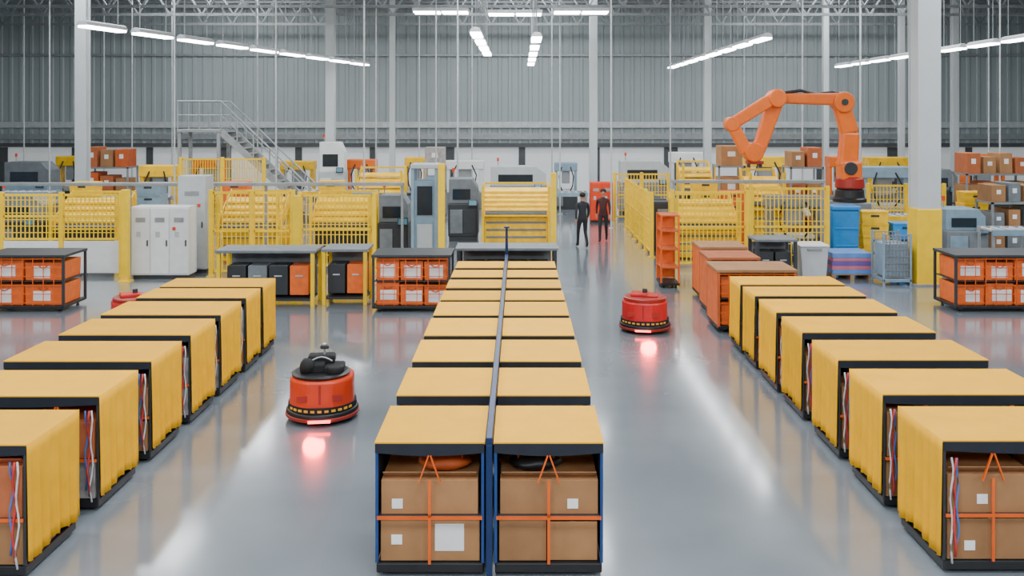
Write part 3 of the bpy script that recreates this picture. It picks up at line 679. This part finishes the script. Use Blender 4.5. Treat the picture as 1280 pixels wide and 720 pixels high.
bollard(552, 24.9, 2.95, 'tall yellow guard post right of the lift tower')
bollard(157, 23.6, 2.35, 'yellow guard post between far left fence and white cabinet')
bollard(371, 23.6, 2.2, 'yellow guard post between the two left fences')
bollard(692, 29.6, 2.4, 'yellow guard post right of the wide yellow chute')
# blue box support
xc, w = span(1041, 1076, 26.4); o = thing('plastic_bin', (xc, 26.8, 0), 'bright blue boxy plastic bin standing below the robot arm', 'bin')
MB().prism([(-w*.44, .06), (w*.44, .06), (w*.5, 1.52), (-w*.5, 1.52)], -.36, .36).build('body', M['drum'], o, bevel=.05)
MB().box((0, 0, 1.58), (w*1.06, .8, .12)).build('lid', M['drum'], o, bevel=.03)
for z in (.5, 1.0): MB().box((0, -.365, z), (w*.8, .03, .05)).build('rib', M['drum'], o, bevel=.01)
MB().box((0, 0, .03), (w*.8, .6, .06)).build('base', M['dark'], o)

# ------------------------------------------------------------------ industrial robot arm
RD = 28.4
def rp(px, py, dy=0): return Vector((PX(px, RD), dy, PZ(py, RD)))
rx = PX(1062, RD); t = thing('robot_arm', (rx, RD, 0), 'large orange articulated robot arm on grey pedestal', 'robot arm')
def loc(px, py, dy=0): v = rp(px, py, dy); v.x -= rx; return v
def limb(m, a, b, wa, wb, ta, tb):
    """tapered bar from a to b; w = width in plane, t = thickness along y"""
    a = Vector(a); b = Vector(b); v = (b - a).normalized(); n = Vector((-v.z, 0, v.x)); q = []
    for p, w_, t_ in ((a, wa, ta), (b, wb, tb)):
        for sn, sy in ((-1,-1), (1,-1), (1,1), (-1,1)): q.append(m.bm.verts.new(p + n*sn*w_/2 + Vector((0, sy*t_/2, 0))))
    f = m.bm.faces.new
    f(q[0:4]); f(q[4:8])
    for k in range(4): f((q[k], q[(k+1) % 4], q[4 + (k+1) % 4], q[4 + k]))
    return m
pz = PZ(252, RD)
MB().box((0, 0, pz/2), (1.0, 1.0, pz)).build('pedestal', M['mid'], t, bevel=.03)
MB().lathe([(.50, pz), (.50, pz + .10), (.44, pz + .14), (.42, pz + .36), (.36, pz + .42)], 32).build('base', M['black'], t, smooth=False)
MB().lathe([(.42, pz + .42), (.44, pz + .46), (.42, pz + .70), (.34, pz + .78)], 32).build('turret', M['redd'], t)
sh = loc(1059, 210); mdl = loc(1062, 165); el = loc(1050, 127); wr = loc(970, 123); kn = loc(914, 155); gr = loc(932, 190)
MB().box(sh + Vector((.05, .0, -.08)), (.64, .64, .62)).build('shoulder_housing', M['ror'], t, bevel=.08)
m = MB(); limb(m, sh, mdl, .60, .54, .40, .36); limb(m, mdl - Vector((0, 0, .05)), el, .54, .50, .36, .34); m.build('lower_arm', M['ror'], t, bevel=.08)
MB().cyl(sh + Vector((0, -.36, 0)), sh + Vector((0, .36, 0)), .20, seg=24).build('shoulder_joint', M['dark'], t, bevel=.02)
MB().cyl(el + Vector((.06, -.27, -.02)), el + Vector((.06, .27, -.02)), .32, seg=32).build('elbow_joint', M['ror'], t, bevel=.04)
MB().cyl(el + Vector((.06, -.30, -.02)), el + Vector((.06, .30, -.02)), .10, seg=20).build('elbow_cap', M['dark'], t)
m = MB(); limb(m, el + Vector((.1, 0, .07)), wr, .40, .30, .36, .26); m.build('forearm', M['ror'], t, bevel=.06)
MB().tube([el.lerp(wr, q/8) + Vector((0, -.05, .23 + .05*math.sin(q*PI/2))) for q in range(9)], .05).build('hose', M['black'], t, smooth=True)
MB().cyl(wr + Vector((0, -.27, 0)), wr + Vector((0, .27, 0)), .28, seg=28).build('wrist_joint', M['ror'], t, bevel=.04)
m = MB(); limb(m, wr + Vector((0, -.12, .08)), kn + Vector((0, -.12, 0)), .40, .36, .22, .22); m.build('outer_link', M['ror'], t, bevel=.05)
MB().cyl(kn + Vector((0, -.26, 0)), kn + Vector((0, .2, 0)), .22, seg=24).build('link_joint', M['ror'], t, bevel=.03)
m = MB(); limb(m, kn + Vector((0, -.12, 0)), gr + Vector((0, -.12, 0)), .36, .38, .22, .22); m.build('end_link', M['ror'], t, bevel=.05)
m = MB(); limb(m, wr + Vector((.02, .08, -.05)), loc(948, 190) + Vector((0, .08, 0)), .50, .40, .24, .24); m.build('inner_link', M['ror'], t, bevel=.05)
MB().cyl(loc(941, 190) + Vector((0, -.26, 0)), loc(941, 190) + Vector((0, .26, 0)), .30, seg=28).build('tool_joint', M['ror'], t, bevel=.04)
g = MB().box(loc(943, 203), (.5, .36, .10)).build('gripper', M['redd'], t, bevel=.02)
for s in (-1, 1): MB().box(loc(943, 203) + Vector((s*.18, 0, -.09)), (.06, .22, .12)).build('gripper_finger', M['dark'], g)

# ------------------------------------------------------------------ metal stairs
SD = 36.2; t = thing('metal_stairs', (PX(300, SD), SD + .6, 0), 'grey metal stairs climbing to a railed platform', 'stairs'); x0 = PX(300, SD)
xa = PX(276, SD) - x0; xb = PX(398, SD) - x0; zt = 3.7; xp = PX(222, SD) - x0
MB().box(((xa + xp)/2, 0, zt - .06), (xa - xp, 1.4, .12)).build('platform', M['stair'], t, bevel=.01)
for sx in (xp + .08, xa - .08):
    for sy in (-.6, .6): MB().box((sx, sy, (zt - .12)/2), (.12, .12, zt - .12)).build('leg', M['stair'], t)
n = 17
for k in range(n):
    u = (k + .5)/n; MB().box((xa + (xb - xa)*u, 0, zt*(1 - u)), (.26, 1.1, .04)).build('tread', M['stair'], t)
for s in (-1, 1):
    MB().bar((xa, s*.58, zt - .1), (xb, s*.58, .1), .05, .26).build('stringer', M['stair'], t)
    r = MB().tube([(xp, s*.6, zt + 1.1), (xa, s*.6, zt + 1.1), (xb, s*.6, 1.1)], .035).build('handrail', M['stair'], t)
    MB().tube([(xp, s*.6, zt + .55), (xa, s*.6, zt + .55), (xb, s*.6, .55)], .025).build('mid_rail', M['stair'], t)
    for k in range(7):
        u = k/6; MB().cyl((xa + (xb - xa)*u, s*.6, zt*(1 - u)), (xa + (xb - xa)*u, s*.6, zt*(1 - u) + 1.1), .03, seg=8).build('baluster', M['stair'], t)
    for u in (0, .5): MB().cyl((xp + (xa - xp)*u, s*.6, zt), (xp + (xa - xp)*u, s*.6, zt + 1.1), .03, seg=8).build('baluster', M['stair'], t)

# ------------------------------------------------------------------ two walking people
def person(loc, label, jacket, rz, mir=1):
    V = []; E = []; R = []
    def v(p, r, par=None):
        V.append((p[0]*mir, p[1], p[2])); R.append(r)
        if par is not None: E.append((par, len(V) - 1))
        return len(V) - 1
    pel = v((0, 0, .95), .125); sp = v((0, -.005, 1.14), .115, pel); ch = v((0, 0, 1.33), .135, sp); nb = v((0, .005, 1.46), .06, ch)
    ne = v((0, -.01, 1.52), .05, nb); h1 = v((0, -.02, 1.58), .075, ne); h2 = v((0, -.015, 1.66), .092, h1); v((0, -.01, 1.725), .06, h2)
    v((0, -.125, 1.63), .014, h2)
    for s, kn, an, toe in ((1, (.10, -.14, .52), (.10, -.20, .09), (.11, -.35, .035)), (-1, (-.10, -.03, .51), (-.10, .24, .15), (-.10, .13, .035))):
        hp = v((s*.095, 0, .87), .088, pel); k_ = v(kn, .06, hp); a_ = v(an, .042, k_); v((an[0], an[1] + .045, max(an[2] - .05, .04)), .038, a_); v(toe, .034, a_)
        sh_ = v((s*.18, .0, 1.41), .06, ch); e_ = v((s*.225, .03 + s*.08, 1.15), .043, sh_); w_ = v((s*.23, -.06 + s*.14, .93), .028, e_); p_ = v((s*.23, -.085 + s*.15, .86), .032, w_)
        for i in range(4):
            f1 = v((s*.235, -.115 + s*.15 + i*.02, .80), .0095, p_); v((s*.225, -.118 + s*.15 + i*.02, .755 - .006*(i in (1, 2))), .008, f1)
        th = v((s*.215, -.125 + s*.15, .84), .011, p_); v((s*.205, -.145 + s*.15, .80), .009, th)
    me = bpy.data.meshes.new('tmp'); me.from_pydata(V, E, [])
    o = bpy.data.objects.new('person_tmp', me); COL.objects.link(o)
    o.modifiers.new('Skin', 'SKIN'); 
    for i, r in enumerate(R): me.skin_vertices[0].data[i].radius = (r, r)
    me.skin_vertices[0].data[0].use_root = True
    sb = o.modifiers.new('Sub', 'SUBSURF'); sb.levels = 2; sb.render_levels = 2
    dg = bpy.context.evaluated_depsgraph_get(); m2 = bpy.data.meshes.new_from_object(o.evaluated_get(dg)); bpy.data.objects.remove(o)
    t = thing('person', loc, label, 'person', None, rz)
    m2.materials.clear()
    for mm in (M[jacket], M['trous'], M['skin'], M['rubber']): m2.materials.append(mm)
    for p in m2.polygons:
        c = p.center; p.use_smooth = True
        p.material_index = 2 if (c.z > 1.50 or (abs(c.x) > .17 and c.z < .93 and c.z > .70)) else 0 if c.z > .90 else 3 if c.z < .10 else 1
    b = bpy.data.objects.new('body', m2); COL.objects.link(b); b.parent = t
    MB().ball((0, .012, 1.70), .108, (.95, 1.0, .78)).build('hair', M['hair'], t, smooth=True)
    m = MB()
    for s in (-1, 1): m.ball((s*.034, -.103, 1.665), .012, u=8, v=6)
    m.build('eyes', M['hair'], t, smooth=True)
    m = MB()
    for s in (-1, 1): m.ball((s*.092, -.01, 1.65), .026, (.4, .8, 1.2), u=8, v=6)
    m.build('ears', M['skin'], t, smooth=True)
    MB().ball((0, -.100, 1.60), .02, (1.3, .4, .35), u=8, v=6).build('mouth', M['cordr'], t, smooth=True)
person((PX(728, 29.6), 29.6, 0), 'person in dark jacket and trousers walking away, left of the pair', 'shirt', PI + .2)
person((PX(754, 31.0), 31.0, 0), 'person in dark maroon jacket walking toward us, right of the pair', 'shirt2', -.15, -1)

# ------------------------------------------------------------------ light
def area(x, y, z, sx, sy, p, c=(.93, .97, 1), rot=(0, 0, 0)):
    l = bpy.data.lights.new('unseen_area_light', 'AREA'); l.shape = 'RECTANGLE'; l.size = sx; l.size_y = sy; l.energy = p; l.color = c  # area light out of view, without a modelled fixture
    o = bpy.data.objects.new('unseen_area_light', l); COL.objects.link(o); o.location = (x, y, z); o.rotation_euler = rot
for y in (3, 12, 21, 31, 41):
    for x in (-14, 0, 14):
        area(x, y, 10.3, 6, 3, 840 if y < 30 else 720)
for x in (-10, 0, 10): area(x, -5.5, 9.2, 5, 2, 700, rot=(math.radians(58), 0, 0))      # unseen fill lights added behind the viewpoint to brighten the cart fronts
w = bpy.data.worlds.new('world'); SC.world = w; w.use_nodes = True
w.node_tree.nodes['Background'].inputs['Color'].default_value = (.6, .7, .8, 1); w.node_tree.nodes['Background'].inputs['Strength'].default_value = .3

cam = bpy.data.cameras.new('camera'); co = bpy.data.objects.new('camera', cam); COL.objects.link(co); SC.camera = co
co.location = (0, 0, H); co.rotation_euler = (PI/2, 0, 0)
cam.sensor_fit = 'HORIZONTAL'; cam.sensor_width = 36; cam.lens = F/1280*36
cam.shift_x = -10/1280; cam.shift_y = -217/1280; cam.clip_end = 200
